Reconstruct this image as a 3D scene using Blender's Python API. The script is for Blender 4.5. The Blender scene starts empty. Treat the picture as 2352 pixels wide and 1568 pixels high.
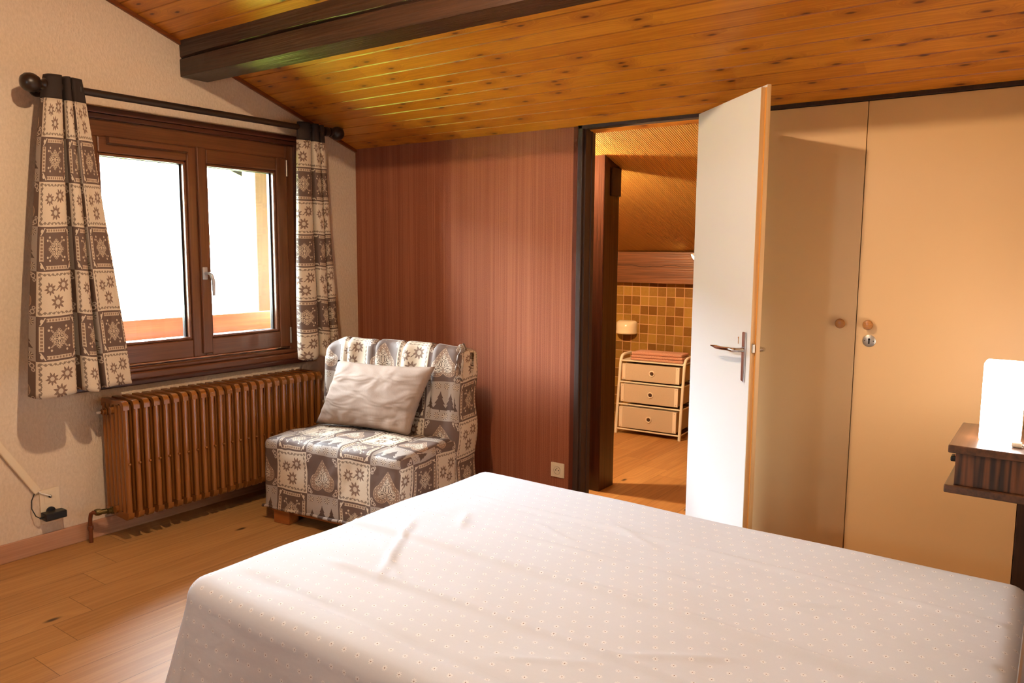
import bpy, bmesh, math, random
from mathutils import Vector, Matrix
random.seed(7)
PI = math.pi
COL = bpy.context.scene.collection
# ------------------------------------------------------------------ node helpers
T = None
def srgb(r, g, b):
    f = lambda c: (c/255)/12.92 if c/255 <= .04045 else ((c/255+.055)/1.055)**2.4
    return (f(r), f(g), f(b), 1)
class X:
    def __init__(s, v): s.v = v
    def __add__(a, b): return op('ADD', a, b)
    __radd__ = __add__
    def __sub__(a, b): return op('SUBTRACT', a, b)
    def __rsub__(a, b): return op('SUBTRACT', b, a)
    def __mul__(a, b): return op('MULTIPLY', a, b)
    __rmul__ = __mul__
    def __truediv__(a, b): return op('DIVIDE', a, b)
    def __lt__(a, b): return op('LESS_THAN', a, b)
    def __gt__(a, b): return op('GREATER_THAN', a, b)
def op(o, *a):
    n = T.nodes.new('ShaderNodeMath'); n.operation = o
    for i, x in enumerate(a):
        x = x.v if isinstance(x, X) else x
        if isinstance(x, (int, float)): n.inputs[i].default_value = x
        else: T.links.new(x, n.inputs[i])
    return X(n.outputs[0])
def fl(a): return op('FLOOR', a)
def fr(a): return op('FRACT', a)
def ab(a): return op('ABSOLUTE', a)
def sn(a): return op('SINE', a)
def mx(a, b): return op('MAXIMUM', a, b)
def mn(a, b): return op('MINIMUM', a, b)
def sq(a): return op('SQRT', a)
def hyp(a, b): return sq(a*a+b*b)
def at2(a, b): return op('ARCTAN2', a, b)
def inv(a): return 1-a
def md(a, m): return op('FLOORED_MODULO', a, m)
def ss(a, lo, hi):
    n = T.nodes.new('ShaderNodeMapRange'); n.interpolation_type = 'SMOOTHSTEP'
    T.links.new(a.v, n.inputs[0]); n.inputs[1].default_value = lo; n.inputs[2].default_value = hi
    return X(n.outputs[0])
def mix(f, a, b):
    n = T.nodes.new('ShaderNodeMix'); n.data_type = 'RGBA'
    for s, v in ((n.inputs[0], f), (n.inputs[6], a), (n.inputs[7], b)):
        v = v.v if isinstance(v, X) else v
        if isinstance(v, (int, float, tuple)): s.default_value = v
        else: T.links.new(v, s)
    return X(n.outputs[2])
def comb(x, y, z=0.0):
    n = T.nodes.new('ShaderNodeCombineXYZ')
    for i, v in enumerate((x, y, z)):
        v = v.v if isinstance(v, X) else v
        if isinstance(v, (int, float)): n.inputs[i].default_value = v
        else: T.links.new(v, n.inputs[i])
    return X(n.outputs[0])
def coords(kind='Object'):
    n = T.nodes.new('ShaderNodeTexCoord'); s = T.nodes.new('ShaderNodeSeparateXYZ')
    T.links.new(n.outputs[kind], s.inputs[0])
    return X(s.outputs[0]), X(s.outputs[1]), X(s.outputs[2])
def noise(vec, scale=5, detail=3, rough=.5, dist=0):
    n = T.nodes.new('ShaderNodeTexNoise'); T.links.new(vec.v, n.inputs['Vector'])
    n.inputs['Scale'].default_value = scale; n.inputs['Detail'].default_value = detail
    n.inputs['Roughness'].default_value = rough; n.inputs['Distortion'].default_value = dist
    return X(n.outputs[0])
def vor(vec, scale=1, rnd=1):
    n = T.nodes.new('ShaderNodeTexVoronoi'); T.links.new(vec.v, n.inputs['Vector'])
    n.voronoi_dimensions = '2D'; n.inputs['Scale'].default_value = scale; n.inputs['Randomness'].default_value = rnd
    s = T.nodes.new('ShaderNodeSeparateColor'); T.links.new(n.outputs['Color'], s.inputs[0])
    return X(n.outputs['Distance']), X(s.outputs[0])
def white(vec):
    n = T.nodes.new('ShaderNodeTexWhiteNoise'); T.links.new(vec.v, n.inputs['Vector']); return X(n.outputs[0])
def mat(name, build):
    """build() returns dict(color, rough, metal, bump, bumpd, emit, ems, coat, sheen)"""
    global T
    m = bpy.data.materials.new(name); m.use_nodes = True
    T = m.node_tree; T.nodes.clear()
    out = T.nodes.new('ShaderNodeOutputMaterial'); p = T.nodes.new('ShaderNodeBsdfPrincipled')
    T.links.new(p.outputs[0], out.inputs[0])
    d = build()
    def st(k, v):
        if v is None: return
        v = v.v if isinstance(v, X) else v
        if isinstance(v, (int, float, tuple)): p.inputs[k].default_value = v
        else: T.links.new(v, p.inputs[k])
    st('Base Color', d.get('color')); st('Roughness', d.get('rough', .5)); st('Metallic', d.get('metal', 0))
    st('Specular IOR Level', d.get('spec', .5)); st('Coat Weight', d.get('coat', 0)); st('Coat Roughness', d.get('coatr', .1))
    st('Transmission Weight', d.get('trans', 0)); st('Subsurface Weight', d.get('sss', 0))
    if 'emit' in d: st('Emission Color', d['emit']); st('Emission Strength', d.get('ems', 1))
    if 'bump' in d:
        b = T.nodes.new('ShaderNodeBump'); b.inputs['Distance'].default_value = d.get('bumpd', .001)
        b.inputs['Strength'].default_value = d.get('bumps', 1)
        T.links.new(d['bump'].v, b.inputs['Height']); T.links.new(b.outputs[0], p.inputs['Normal'])
    return m
def plain(name, c, rough=.5, metal=0, var=.06, scale=12, **k):
    def f():
        x, y, z = coords(); n = noise(comb(x, y, z), scale, 1)
        dk = tuple(v*(1-var*2) for v in c[:3])+(1,)
        return dict(color=mix(n, dk, c), rough=rough, metal=metal, **k)
    return mat(name, f)
def wood(name, dark, light, axis=0, rough=.35, ring=14, fine=90, coat=0, bump=.0006, figure=1):
    def f():
        c = list(coords()); a = c[axis]; o = [c[i] for i in range(3) if i != axis]
        v1 = comb(a*.7, o[0]*ring*2, o[1]*ring*2); v2 = comb(a*3, o[0]*fine*1.5, o[1]*fine*1.5)
        n1 = noise(v1, 1, 2, .55); n2 = noise(v2, 1, 1.5, .6)
        if figure > 3: w = ab(op('FRACT', n1*figure)-.5)*2
        else: w = n1
        k = ss(w*.5+n2*.5, .22, .78)
        return dict(color=mix(k, dark, light), rough=rough, coat=coat, **(dict(bump=n2, bumpd=bump) if bump > .0007 else {}))
    return mat(name, f)
# ------------------------------------------------------------------ materials
def m_wall():
    x, y, z = coords()
    v = comb(x*95, y*95, z*55); n = noise(v, 1, 1.5, .6)
    return dict(color=mix(n, srgb(200, 178, 152), srgb(226, 206, 182)), rough=.85, bump=n, bumpd=.0045, bumps=.7, spec=.2)
M_WALL = mat('textured_cream_wallpaper', m_wall)
def m_burg():
    x, y, z = coords()
    n1 = noise(comb(x*170, 0, z*.5), 1, 1.5, .8); n2 = noise(comb(x*1.3, 0, z*.7), 330, 1, .7); n0 = noise(comb(x*28, 0, z*.1), 1, 0)
    k = ss(n1*.6+n2*.15+n0*.25, .40, .60)
    d = ss(n2, .36, .64)
    c = mix(k, srgb(130, 68, 42), srgb(156, 92, 62)); c = mix(d*.4, c, srgb(164, 100, 72))
    return dict(color=c, rough=.8, bump=n1, bumpd=.0016, spec=.3)
M_BURG = mat('burgundy_striped_wallpaper', m_burg)
def m_bathpaper():
    x, y, z = coords()
    s = sn((x)*2*PI/.012)*.5+.5; s2 = noise(comb(x*60, y*.6, z*.6), 1, 2)
    k = ss(s*.6+s2*.6, .3, .8)
    return dict(color=mix(k, srgb(146, 98, 22), srgb(200, 148, 52)), rough=.8, bump=k, bumpd=.002)
M_BPAPER = mat('ochre_ribbed_wallpaper', m_bathpaper)
def m_ceil():
    x, y, z = coords()
    s = y*(-1.058)+.002
    b = fl(s/.087); f = fr(s/.087)
    r = white(comb(b, 3.1, 0)); r2 = white(comb(b, 9.7, 1))
    seg = fl(x/2.3+r*3); r3 = white(comb(b, seg, 5))
    kd, kc = vor(comb(x*4.0+r*31, s/.087*1.0+r2*7, 0), 1, .9)
    kn = inv(ss(kd, .03, .105))*(kc > .38)
    halo = inv(ss(kd, .05, .42))*(kc > .38)
    w = noise(comb(x*.9+r*20, s*26+halo*1.6, b*2.0), 1, 2, .55)
    g = ab(fr(w*7)-.5)*2
    n2 = noise(comb(x*6, s*220, b), 1, 1, .6)
    k = ss(g*.55+n2*.45, .1, .95)
    c = mix(k*.5+r3*.45, srgb(184, 104, 20), srgb(222, 144, 44))
    c = mix(halo*.45, c, srgb(140, 66, 20)); c = mix(kn, c, srgb(96, 40, 12))
    e = mn(f, 1-f); c = mix(inv(ss(e, .012, .03))*.55, c, srgb(120, 60, 18))
    return dict(color=c, rough=.36, bump=n2, bumpd=.0002, coat=.2, coatr=.25)
M_CEIL = mat('varnished_knotty_pine', m_ceil)
def m_floor():
    x, y, z = coords()
    W = .1925; L = 1.29
    i = fl(x/W); fx = fr(x/W)
    off = y+1.822+(i-1)*.1456
    j = fl(off/L); fy = fr(off/L)
    r = white(comb(i, j, 2)); r2 = white(comb(j, i, 7))
    kd, kc = vor(comb(x*5+r*9, y*2.1+r2*5, 0), 1, 1)
    kn = inv(ss(kd, .02, .09))*(kc > .7); halo = inv(ss(kd, .03, .3))*(kc > .7)
    w = noise(comb(x*15+r*40+halo*.6, y*.8+r2*9, r*3), 1, 2, .6)
    g = ab(fr(w*6)-.5)*2; n2 = noise(comb(x*170, y*4, r), 1, 1.5, .65)
    k = ss(g*.4+n2*.6, .15, .85)
    c = mix(k*.45+r*.35, srgb(160, 112, 62), srgb(198, 150, 92)); c = mix(kn, c, srgb(70, 42, 24))
    e = mx(inv(ss(mn(fx, 1-fx)*W, .0008, .002)), inv(ss(mn(fy, 1-fy)*L, .0008, .002)))
    c = mix(e*.6, c, srgb(84, 50, 24))
    return dict(color=c, rough=.5, spec=.4)
M_FLOOR = mat('oak_laminate_planks', m_floor)
def m_tile():
    x, y, z = coords()
    P = .0745
    a = fr((x+.005)/P); b = fr((z+.003)/P); r = white(comb(fl((x+.005)/P), fl((z+.003)/P), 1))
    n = noise(comb(x, y, z), 60, 3, .6)
    e = mn(mn(a, 1-a), mn(b, 1-b)); g = ss(e, .02, .05)
    c = mix(ss(r*.75+n*.35, .15, .95), srgb(112, 76, 28), srgb(158, 122, 56))
    return dict(color=mix(g, srgb(190, 150, 110), c), rough=mix(g, (.8,)*3+(1,), (.25,)*3+(1,)) and .3, bump=g, bumpd=.0015)
M_TILE = mat('brown_mosaic_tiles', m_tile)
M_BEAM = wood('dark_stained_rough_beam', srgb(34, 22, 15), srgb(70, 45, 30), 0, .38, 9, 60, 0, .003)
M_BEAMB = wood('brown_beam', srgb(70, 40, 20), srgb(128, 80, 44), 0, .4, 9, 60, 0, .002)
M_POST = wood('dark_varnished_post', srgb(30, 16, 10), srgb(72, 44, 30), 2, .28, 12, 60, .15, .001)
M_TRIMD = wood('dark_brown_trim', srgb(36, 20, 11), srgb(62, 37, 22), 2, .7)
M_TRIMC = wood('ceiling_edge_trim', srgb(96, 44, 14), srgb(140, 74, 28), 1, .35)
M_WIN = wood('window_red_brown_wood', srgb(80, 44, 24), srgb(116, 69, 42), 2, .3, 10, 110, .3, .0004, 1.2)
M_WINH = wood('window_red_brown_wood_across', srgb(80, 44, 24), srgb(116, 69, 42), 1, .3, 10, 110, .3, .0004, 1.2)
M_WINC = wood('dark_window_casing', srgb(46, 22, 14), srgb(78, 38, 24), 1, .35, 8, 90, .1, .0004, 1.2)
M_BASE = wood('oak_skirting', srgb(166, 116, 84), srgb(196, 148, 112), 1, .45)
M_DOORW = plain('pale_cream_laminate', srgb(222, 218, 218), .6, 0, .015, 3)
M_CLOS = plain('beige_closet_laminate', srgb(226, 186, 134), .5, 0, .02, 3)
M_EDGE = wood('pale_door_edge', srgb(206, 160, 104), srgb(228, 190, 140), 2, .5)
M_EDGE2 = plain('orange_rebate_wood', srgb(226, 160, 78), .5)
M_CHROME = plain('chrome', srgb(215, 215, 220), .08, 1, .02)
M_STEEL = plain('brushed_steel', srgb(190, 184, 174), .35, 1, .05)
M_KNOB = wood('turned_oak_knob', srgb(150, 92, 38), srgb(196, 132, 66), 0, .3, 30, 160, .4)
M_ROD = plain('dark_brown_rod', srgb(42, 28, 19), .35, 0, .1, 20)
M_HEADER = plain('dark_curtain_header', srgb(44, 30, 22), .85, 0, .08, 30)
M_RAD = plain('brown_radiator_enamel', srgb(140, 84, 36), .2, 0, .08, 6, coat=.5)
M_BRASS = plain('dull_green_brass', srgb(96, 78, 34), .4, .6, .15, 30)
M_PIPE = plain('brown_painted_pipe', srgb(110, 54, 24), .35, 0, .1, 20)
M_PLAST = plain('cream_plastic', srgb(226, 206, 174), .4, 0, .01)
M_WPLAST = plain('white_plastic', srgb(236, 228, 214), .35, 0, .01)
M_BLACK = plain('black_plastic', srgb(14, 13, 12), .4, 0, .05)
M_HOLE = plain('dark_hole', srgb(30, 20, 14), .8)
M_ORANGE = plain('orange_button', srgb(200, 70, 20), .4)
M_SHELF = wood('dark_walnut_shelf', srgb(34, 20, 14), srgb(104, 62, 36), 2, .32, 7, 60, .25, .001, 8)
M_SHELFT = wood('dark_walnut_shelf_top', srgb(44, 28, 20), srgb(104, 66, 42), 1, .3, 14, 60, .3, .0006)
M_FOOT = wood('honey_chair_wood', srgb(126, 66, 24), srgb(166, 96, 42), 0, .4)
M_ENAMEL = plain('white_enamel', srgb(232, 220, 200), .35, 0, .01)
M_MESHF = plain('pale_nonwoven_fabric', srgb(204, 188, 166), .9, 0, .06, 200)
M_CERAM = plain('cream_ceramic', srgb(232, 214, 180), .15, 0, .01, coat=.5)
M_OUTW = plain('brown_weathered_post', srgb(84, 62, 56), .7, 0, .1)
M_OUTB = wood('reddish_balcony_board', srgb(140, 74, 44), srgb(184, 108, 66), 1, .4)
M_EAVE = wood('dark_eave_wood', srgb(10, 9, 9), srgb(22, 19, 18), 1, .6)
M_HOUSE = plain('pale_neighbour_wall', srgb(230, 230, 232), .9)
M_GRASS = plain('green_lawn', srgb(196, 214, 70), .95, 0, .2, 3)
M_TIMB = plain('orange_timber_band', srgb(150, 84, 34), .8)
def m_towel():
    x, y, z = coords(); a = sn(x*2*PI/.009)*sn(z*2*PI/.007); n = noise(comb(x, y, z), 220, 2)
    k = ss(a*.5+n*.6, .1, .7)
    return dict(color=mix(k, srgb(206, 132, 104), srgb(246, 214, 190)), rough=.95, bump=k, bumpd=.003)
M_TOWEL = mat('pink_waffle_towel', m_towel)
def m_pillow():
    x, y, z = coords(); w = noise(comb(x*350, y*350, z*40), 1, 2); n = noise(comb(x*1.5, y*1.5, z*4), 3, 2, .5, .6)
    return dict(color=mix(w, srgb(128, 104, 88), srgb(148, 123, 104)), rough=.8, bump=n, bumpd=.03, bumps=.9)
M_PILLOW = mat('beige_cotton_pillow', m_pillow)
def m_sheet():
    u, v, _ = coords('UV')
    P = .0445; Q = .094
    def daisy(a, b):
        X_ = (fr(a/P)-.5)*P; Y_ = (fr(b/Q)-.5)*Q
        r = hyp(X_, Y_); th = at2(Y_, X_)
        pet = ab(sn(th*4))
        return (r < pet*.0050+.0026)*(r > .0018), (r < .0018)
    p1, c1 = daisy(u, v); p2, c2 = daisy(u+P*.5, v+Q*.5)
    pet = mx(p1, p2); cen = mx(c1, c2)
    w = noise(comb(u*900, v*60, 0), 1, 2); w2 = noise(comb(u*60, v*900, 0), 1, 2)
    base = mix((w+w2)*.5, srgb(198, 201, 210), srgb(212, 215, 224))
    c = mix(pet, base, srgb(228, 228, 232)); c = mix(cen, c, srgb(150, 134, 132))
    n = noise(comb(u*7, v*16, 0), 1, 2.5, .6)
    return dict(color=c, rough=.75, bump=n, bumpd=.007, bumps=.4)
M_SHEET = mat('white_daisy_damask', m_sheet)
# patchwork cloth: cream flower / brown snowflake columns beside heart / fir tree columns
BROWN = srgb(96, 74, 62); CREAM = srgb(202, 184, 160); TAUPE = srgb(158, 144, 132); MIDB = srgb(134, 106, 86); DKB = srgb(78, 58, 48)
def m_patch():
    u, v, _ = coords('UV')
    P = .196
    U = u/P; V = v/P
    iu = md(fl(U), 2.0); iv = md(fl(V), 2.0); a = fr(U); b = fr(V)
    colA = iu < .5; rowA = iv < .5
    ea = mn(a, 1-a); eb = mn(b, 1-b)
    # flower patch
    def flower(cx, cy, R, k):
        x = a-cx; y = b-cy; r = hyp(x, y); th = at2(y, x)
        w = ab(fr(th*(9/(2*PI))+k)-.5)*2; w = w*(ab(sn(th*2+k*3))*.3+.7); m = r < R*(w*.50+.46)
        vein = ab(sn(th*10+k*2))
        return m, (r < R*.30), vein
    fm = None
    flc = CREAM
    sc1 = ab(ea-.075-sn(b*46)*.02) < .011; sc2 = ab(eb-.075-sn(a*46)*.02) < .011
    dots = (hyp(md(a*9, 1.0)-.5, (eb-.07)*9) < .25) 
    dots2 = (hyp(md(b*9, 1.0)-.5, (ea-.07)*9) < .25)
    scr = mx(mx(sc1, sc2), mx(dots, dots2))*(mn(ea, eb) > .03)
    cf = mix(scr*.8, CREAM, BROWN)
    for cx, cy, R, k in ((.31, .61, .165, 0.3), (.67, .69, .19, 1.1), (.5, .31, .20, 2.0)):
        m, c0, ve = flower(cx, cy, R, k)
        cf = mix(m, cf, mix(ve > .55, BROWN, MIDB)); cf = mix(c0, cf, mix(ve > .5, TAUPE, CREAM))
    cf = mix((ab(a-.5-(b-.6)*1.2) < .016)*(ab(b-.60) < .03), cf, BROWN)
    # snowflake patch
    x = ab(a-.5); y = ab(b-.5)
    dm = x+y
    xs = a-.5; ys = b-.5; pp = (xs+ys)/.074; qq = (xs-ys)/.074
    rg = hyp(fr(pp)-.5, fr(qq)-.5)
    s1 = (rg < .46)*(rg > .20)*(dm < .245)*(dm > .10)
    s1 = mx(s1, (mn(mn(x, y), ab(x-y)) < .010)*(dm < .13))
    dg = (ab(x-y) < .026)*(dm > .23)*(dm < .40)*(md(dm*28, 1.0) > .45)
    s2 = (hyp(x-.25, y-.19) < .026); s3 = hyp(x-.19, y-.26) < .026
    band1 = (ab(ea-.095) < .045)*(eb > .22); band2 = (ab(eb-.085) < .04)*(ea > .2)
    chk1 = (md(b*13, 1.0) > .35)*(ab(ea-.095) < .026); chk2 = (md(a*13, 1.0) > .35)*(ab(eb-.085) < .024)
    deer = (hyp((ea-.1)*1.6, eb-.11) < .05)+((ab(ea-.13+(eb-.1)*.6) < .014)*(eb < .2)*(eb > .03))
    line = mn(ea, eb) < .014
    cs = mix(mn(mx(mx(s1, dg), mx(s2, s3)), 1.0), BROWN, srgb(196, 176, 150))
    cs = mix(mx(band1, band2), cs, srgb(196, 176, 150)); cs = mix(mx(chk1*band1, chk2*band2), cs, MIDB)
    cs = mix(mn(deer, 1.0), cs, CREAM); cs = mix(line, cs, DKB)
    # heart patch (point upwards)
    hx = (a-.5)/.335; hy = (.40-b)/.36
    hy2 = hy-ab(hx)*.55+.08
    pt = mx((b-.40)*1.0, 0.0)
    hw = ab(hx)+pt*1.9
    low = hyp((ab(a-.5)-.18)/.215, (b-.33)/.215)
    tip = mx(ab(a-.5)/.395-(.90-b)/.57, (b-.33)*(-1))
    h1 = mn(low, 2.0)
    inside = mx(low < 1.0, (tip < 0.0)*(b > .33))
    low2 = hyp((ab(a-.5)-.135)/.125, (b-.345)/.125)
    tip2 = mx(ab(a-.5)/.26-(.74-b)/.40, (b-.34)*(-1))
    ins2 = mx(low2 < 1.0, (tip2 < 0.0)*(b > .34))
    low3 = hyp((ab(a-.5)-.18)/.203, (b-.33)/.203)
    ins3 = mx(low3 < 1.0, (tip < -.02)*(b > .33))
    nz = noise(comb(x*1.0, b, 0), 34, 2, .6)
    sw = mx(ab(hyp(ea-.08, eb-.10)-.045) < .012, mx(ab(hyp(ea-.13, eb-.06)-.03) < .011, ab(hyp(ea-.05, eb-.19)-.03) < .011))
    ch = mix(sw, BROWN, srgb(186, 168, 150))
    ch = mix(inside, ch, srgb(178, 150, 122)); ch = mix(ins3, ch, MIDB)
    ch = mix(ins3*(hyp(md(a*14, 1.0)-.5, md(b*14, 1.0)-.5) < .22), ch, srgb(190, 164, 136))
    ch = mix(ins2, ch, mix(ss(nz, .46, .52), DKB, CREAM))
    # tree patch
    def tree(cx, y0, H, Wd):
        t = (b-y0)/H; k = fr(t*3.2); q = 1-t
        half = (q*.62+.38*inv(k)*q)*Wd*1.15
        body = (ab(a-cx) < half)*(t > 0.0)*(t < 1.0)
        trunk = (ab(a-cx) < .014)*(t < .05)*(t > -.1)
        return mx(body, trunk)
    tr = mx(tree(.46, .27, .47, .20), mx(tree(.16, .29, .32, .12), tree(.77, .29, .42, .155)))
    fx = md(a*4, 1.0)-.5; fy = (eb-.12)*4
    rr = hyp(fx, fy); sth = at2(fy, fx)
    star = (rr < .34)*(ab(sn(sth*4)) > .80)
    star2 = (rr < .30)*(ab(sn(sth*4+1.2)) > .84)
    ct = mix(tr, TAUPE, DKB); ct = mix(star, ct, BROWN); ct = mix(star2, ct, CREAM)
    A = mix(rowA, cs, cf); B = mix(rowA, ct, ch)
    c = mix(colA, B, A)
    w = noise(comb(u*1200, v*260, 0), 1, 2)
    c = mix(ss(w, .3, .7)*.16, c, DKB)
    n = noise(comb(u*6, v*4, 0), 2, 2, .5)
    return dict(color=c, rough=.7, bump=n, bumpd=.012, bumps=.5)
M_PATCH = mat('taupe_patchwork_cloth', m_patch)
def m_emit(name, c, s):
    return mat(name, lambda: dict(color=(.9, .9, .9, 1), rough=.5, emit=c, ems=s))
M_LAMP = m_emit('frosted_lamp_glass', (1.0, .91, .84, 1), 16.0)
M_BULB = m_emit('ceiling_bulb_glow', (1.0, .74, .49, 1), 4900)
M_SPOT = m_emit('spot_bulb_glow', (1.0, .74, .42, 1), 60)
M_BBULB = m_emit('bathroom_bulb_glow', (1.0, .70, .38, 1), 5600)
def m_glass():
    pass
M_GLASS = bpy.data.materials.new('window_glass'); M_GLASS.use_nodes = True
T = M_GLASS.node_tree; T.nodes.clear()
_o = T.nodes.new('ShaderNodeOutputMaterial'); _t = T.nodes.new('ShaderNodeBsdfTransparent'); _g = T.nodes.new('ShaderNodeBsdfGlossy')
_m = T.nodes.new('ShaderNodeMixShader'); _f = T.nodes.new('ShaderNodeFresnel'); _f.inputs[0].default_value = 1.3
_t.inputs[0].default_value = (.96, .98, .97, 1); _g.inputs['Roughness'].default_value = .02
T.links.new(_f.outputs[0], _m.inputs[0]); T.links.new(_t.outputs[0], _m.inputs[1]); T.links.new(_g.outputs[0], _m.inputs[2]); T.links.new(_m.outputs[0], _o.inputs[0])
# ------------------------------------------------------------------ object helpers
def link(o, parent=None):
    COL.objects.link(o)
    if parent: o.parent = parent
    return o
def tag(o, label=None, cat=None, group=None, kind=None):
    if label: o['label'] = label
    if cat: o['category'] = cat
    if group: o['group'] = group
    if kind: o['kind'] = kind
    return o
def thing(name, loc, label, cat, rz=0, group=None):
    o = bpy.data.objects.new(name, None); o.location = loc; o.rotation_euler = (0, 0, rz); o.empty_display_size = .1
    link(o); return tag(o, label, cat, group)
class MB:
    """collects shapes, then builds ONE mesh object. Coordinates are local to the parent."""
    def __init__(s): s.bm = bmesh.new(); s.uv = None
    def box(s, x0, x1, y0, y1, z0, z1, bev=0, seg=2):
        b = bmesh.new(); r = bmesh.ops.create_cube(b, size=1)
        for v in b.verts: v.co = Vector(((x0+x1)/2+v.co.x*(x1-x0), (y0+y1)/2+v.co.y*(y1-y0), (z0+z1)/2+v.co.z*(z1-z0)))
        if bev: bmesh.ops.bevel(b, geom=list(b.edges), offset=bev, segments=seg, affect='EDGES', profile=.5)
        s.merge(b); return s
    def merge(s, b, mx_=None):
        if mx_: bmesh.ops.transform(b, matrix=mx_, verts=b.verts)
        m = bpy.data.meshes.new('tmp'); b.to_mesh(m); b.free(); s.bm.from_mesh(m); bpy.data.meshes.remove(m)
    def poly(s, pts, d, axis=0, x0=0):
        """prism: pts are 2D (the two other axes), extruded from x0 to x0+d along axis"""
        def co(p, t):
            c = [p[0], p[1]]; c.insert(axis, t); return c
        A = [s.bm.verts.new(co(p, x0)) for p in pts]; B = [s.bm.verts.new(co(p, x0+d)) for p in pts]
        s.bm.faces.new(A); s.bm.faces.new(list(reversed(B)))
        n = len(pts)
        for i in range(n): s.bm.faces.new((A[i], B[i], B[(i+1) % n], A[(i+1) % n]))
        return s
    def tube(s, pts, r, seg=12, cap=True, closed=False):
        P = [Vector(p) for p in pts]; n = len(P); rs = r if isinstance(r, (list, tuple)) else [r]*n
        rings = []; up = None
        for i, p in enumerate(P):
            if closed: d = P[(i+1) % n]-P[i-1]
            else: d = (P[min(i+1, n-1)]-P[max(i-1, 0)])
            d.normalize()
            if up is None: up = Vector((0, 0, 1)) if abs(d.z) < .9 else Vector((1, 0, 0))
            a = d.cross(up).normalized(); b = a.cross(d).normalized(); up = b
            rings.append([s.bm.verts.new(p+a*math.cos(2*PI*k/seg)*rs[i]+b*math.sin(2*PI*k/seg)*rs[i]) for k in range(seg)])
        m = n if closed else n-1
        for i in range(m):
            A = rings[i]; B = rings[(i+1) % n]
            for k in range(seg): s.bm.faces.new((A[k], A[(k+1) % seg], B[(k+1) % seg], B[k]))
        if cap and not closed: s.bm.faces.new(list(reversed(rings[0]))); s.bm.faces.new(rings[-1])
        return s
    def lathe(s, prof, c, axis='z', seg=24):
        """prof: list of (r, h) along axis from c"""
        ax = {'x': (Vector((0, 1, 0)), Vector((0, 0, 1)), Vector((1, 0, 0))), 'y': (Vector((0, 0, 1)), Vector((1, 0, 0)), Vector((0, 1, 0))), 'z': (Vector((1, 0, 0)), Vector((0, 1, 0)), Vector((0, 0, 1)))}[axis] if isinstance(axis, str) else axis
        c = Vector(c); rings = []
        for r, h in prof:
            if r < 1e-6: rings.append([s.bm.verts.new(c+ax[2]*h)])
            else: rings.append([s.bm.verts.new(c+ax[0]*r*math.cos(2*PI*k/seg)+ax[1]*r*math.sin(2*PI*k/seg)+ax[2]*h) for k in range(seg)])
        for A, B in zip(rings, rings[1:]):
            for k in range(seg):
                q = [A[k % len(A)], A[(k+1) % len(A)], B[(k+1) % len(B)], B[k % len(B)]]
                u = []
                for v in q:
                    if v not in u: u.append(v)
                if len(u) > 2: s.bm.faces.new(u)
        return s
    def grid(s, f, nu, nv, uvf=None, closed_u=False):
        """f(i,j)->co, uvf(i,j)->(u,v)"""
        V = [[s.bm.verts.new(f(i, j)) for j in range(nv+1)] for i in range(nu+1)]
        if uvf and s.uv is None: s.uv = s.bm.loops.layers.uv.new('UVMap')
        for i in range(nu):
            for j in range(nv):
                fc = s.bm.faces.new((V[i][j], V[i+1][j], V[i+1][j+1], V[i][j+1]))
                if uvf:
                    for l, (a, b) in zip(fc.loops, ((i, j), (i+1, j), (i+1, j+1), (i, j+1))): l[s.uv].uv = uvf(a, b)
        return V
    def build(s, name, m, parent=None, smooth=False, kind=None, label=None, mats=None, recalc=True):
        if recalc: bmesh.ops.recalc_face_normals(s.bm, faces=s.bm.faces)
        me = bpy.data.meshes.new(name); s.bm.to_mesh(me); s.bm.free()
        me.materials.append(m)
        if smooth:
            me.polygons.foreach_set('use_smooth', [True]*len(me.polygons))
            if smooth != 'all':
                bm = bmesh.new(); bm.from_mesh(me)
                for e in bm.edges:
                    if len(e.link_faces) == 2 and e.calc_face_angle(0) > math.radians(38): e.smooth = False
                bm.to_mesh(me); bm.free()
        o = bpy.data.objects.new(name, me); link(o, parent)
        return tag(o, label, kind=kind)
def copy_tree(o, parent=None):
    c = o.copy(); COL.objects.link(c); c.parent = parent
    for ch in list(o.children): copy_tree(ch, c)
    return c
ST = 'structure'
CZ = lambda y: 2.018-.346*y          # bedroom ceiling height
# ================================================================== SETTING
# floor, one plank field through both rooms
MB().box(-.0, 4.7, -4.5, 2.2, -.05, 0).build('floor', M_FLOOR, kind=ST)
# left wall with the window opening
WY0, WY1, WZ0, WZ1 = -1.78, -.45, .735, 2.018
b = MB()
b.poly([(-4.5, 0), (.0, 0), (.0, WZ0), (-4.5, WZ0)], -.26)
b.poly([(-4.5, WZ0), (WY0, WZ0), (WY0, CZ(WY0)+.1), (-4.5, CZ(-4.5)+.1)], -.26)
b.poly([(WY1, WZ0), (0, WZ0), (0, CZ(0)+.1), (WY1, CZ(WY1)+.1)], -.26)
b.poly([(WY0, WZ1), (WY1, WZ1), (WY1, CZ(WY1)+.1), (WY0, CZ(WY0)+.1)], -.26)
b.build('wall_left', M_WALL, kind=ST)
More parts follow.
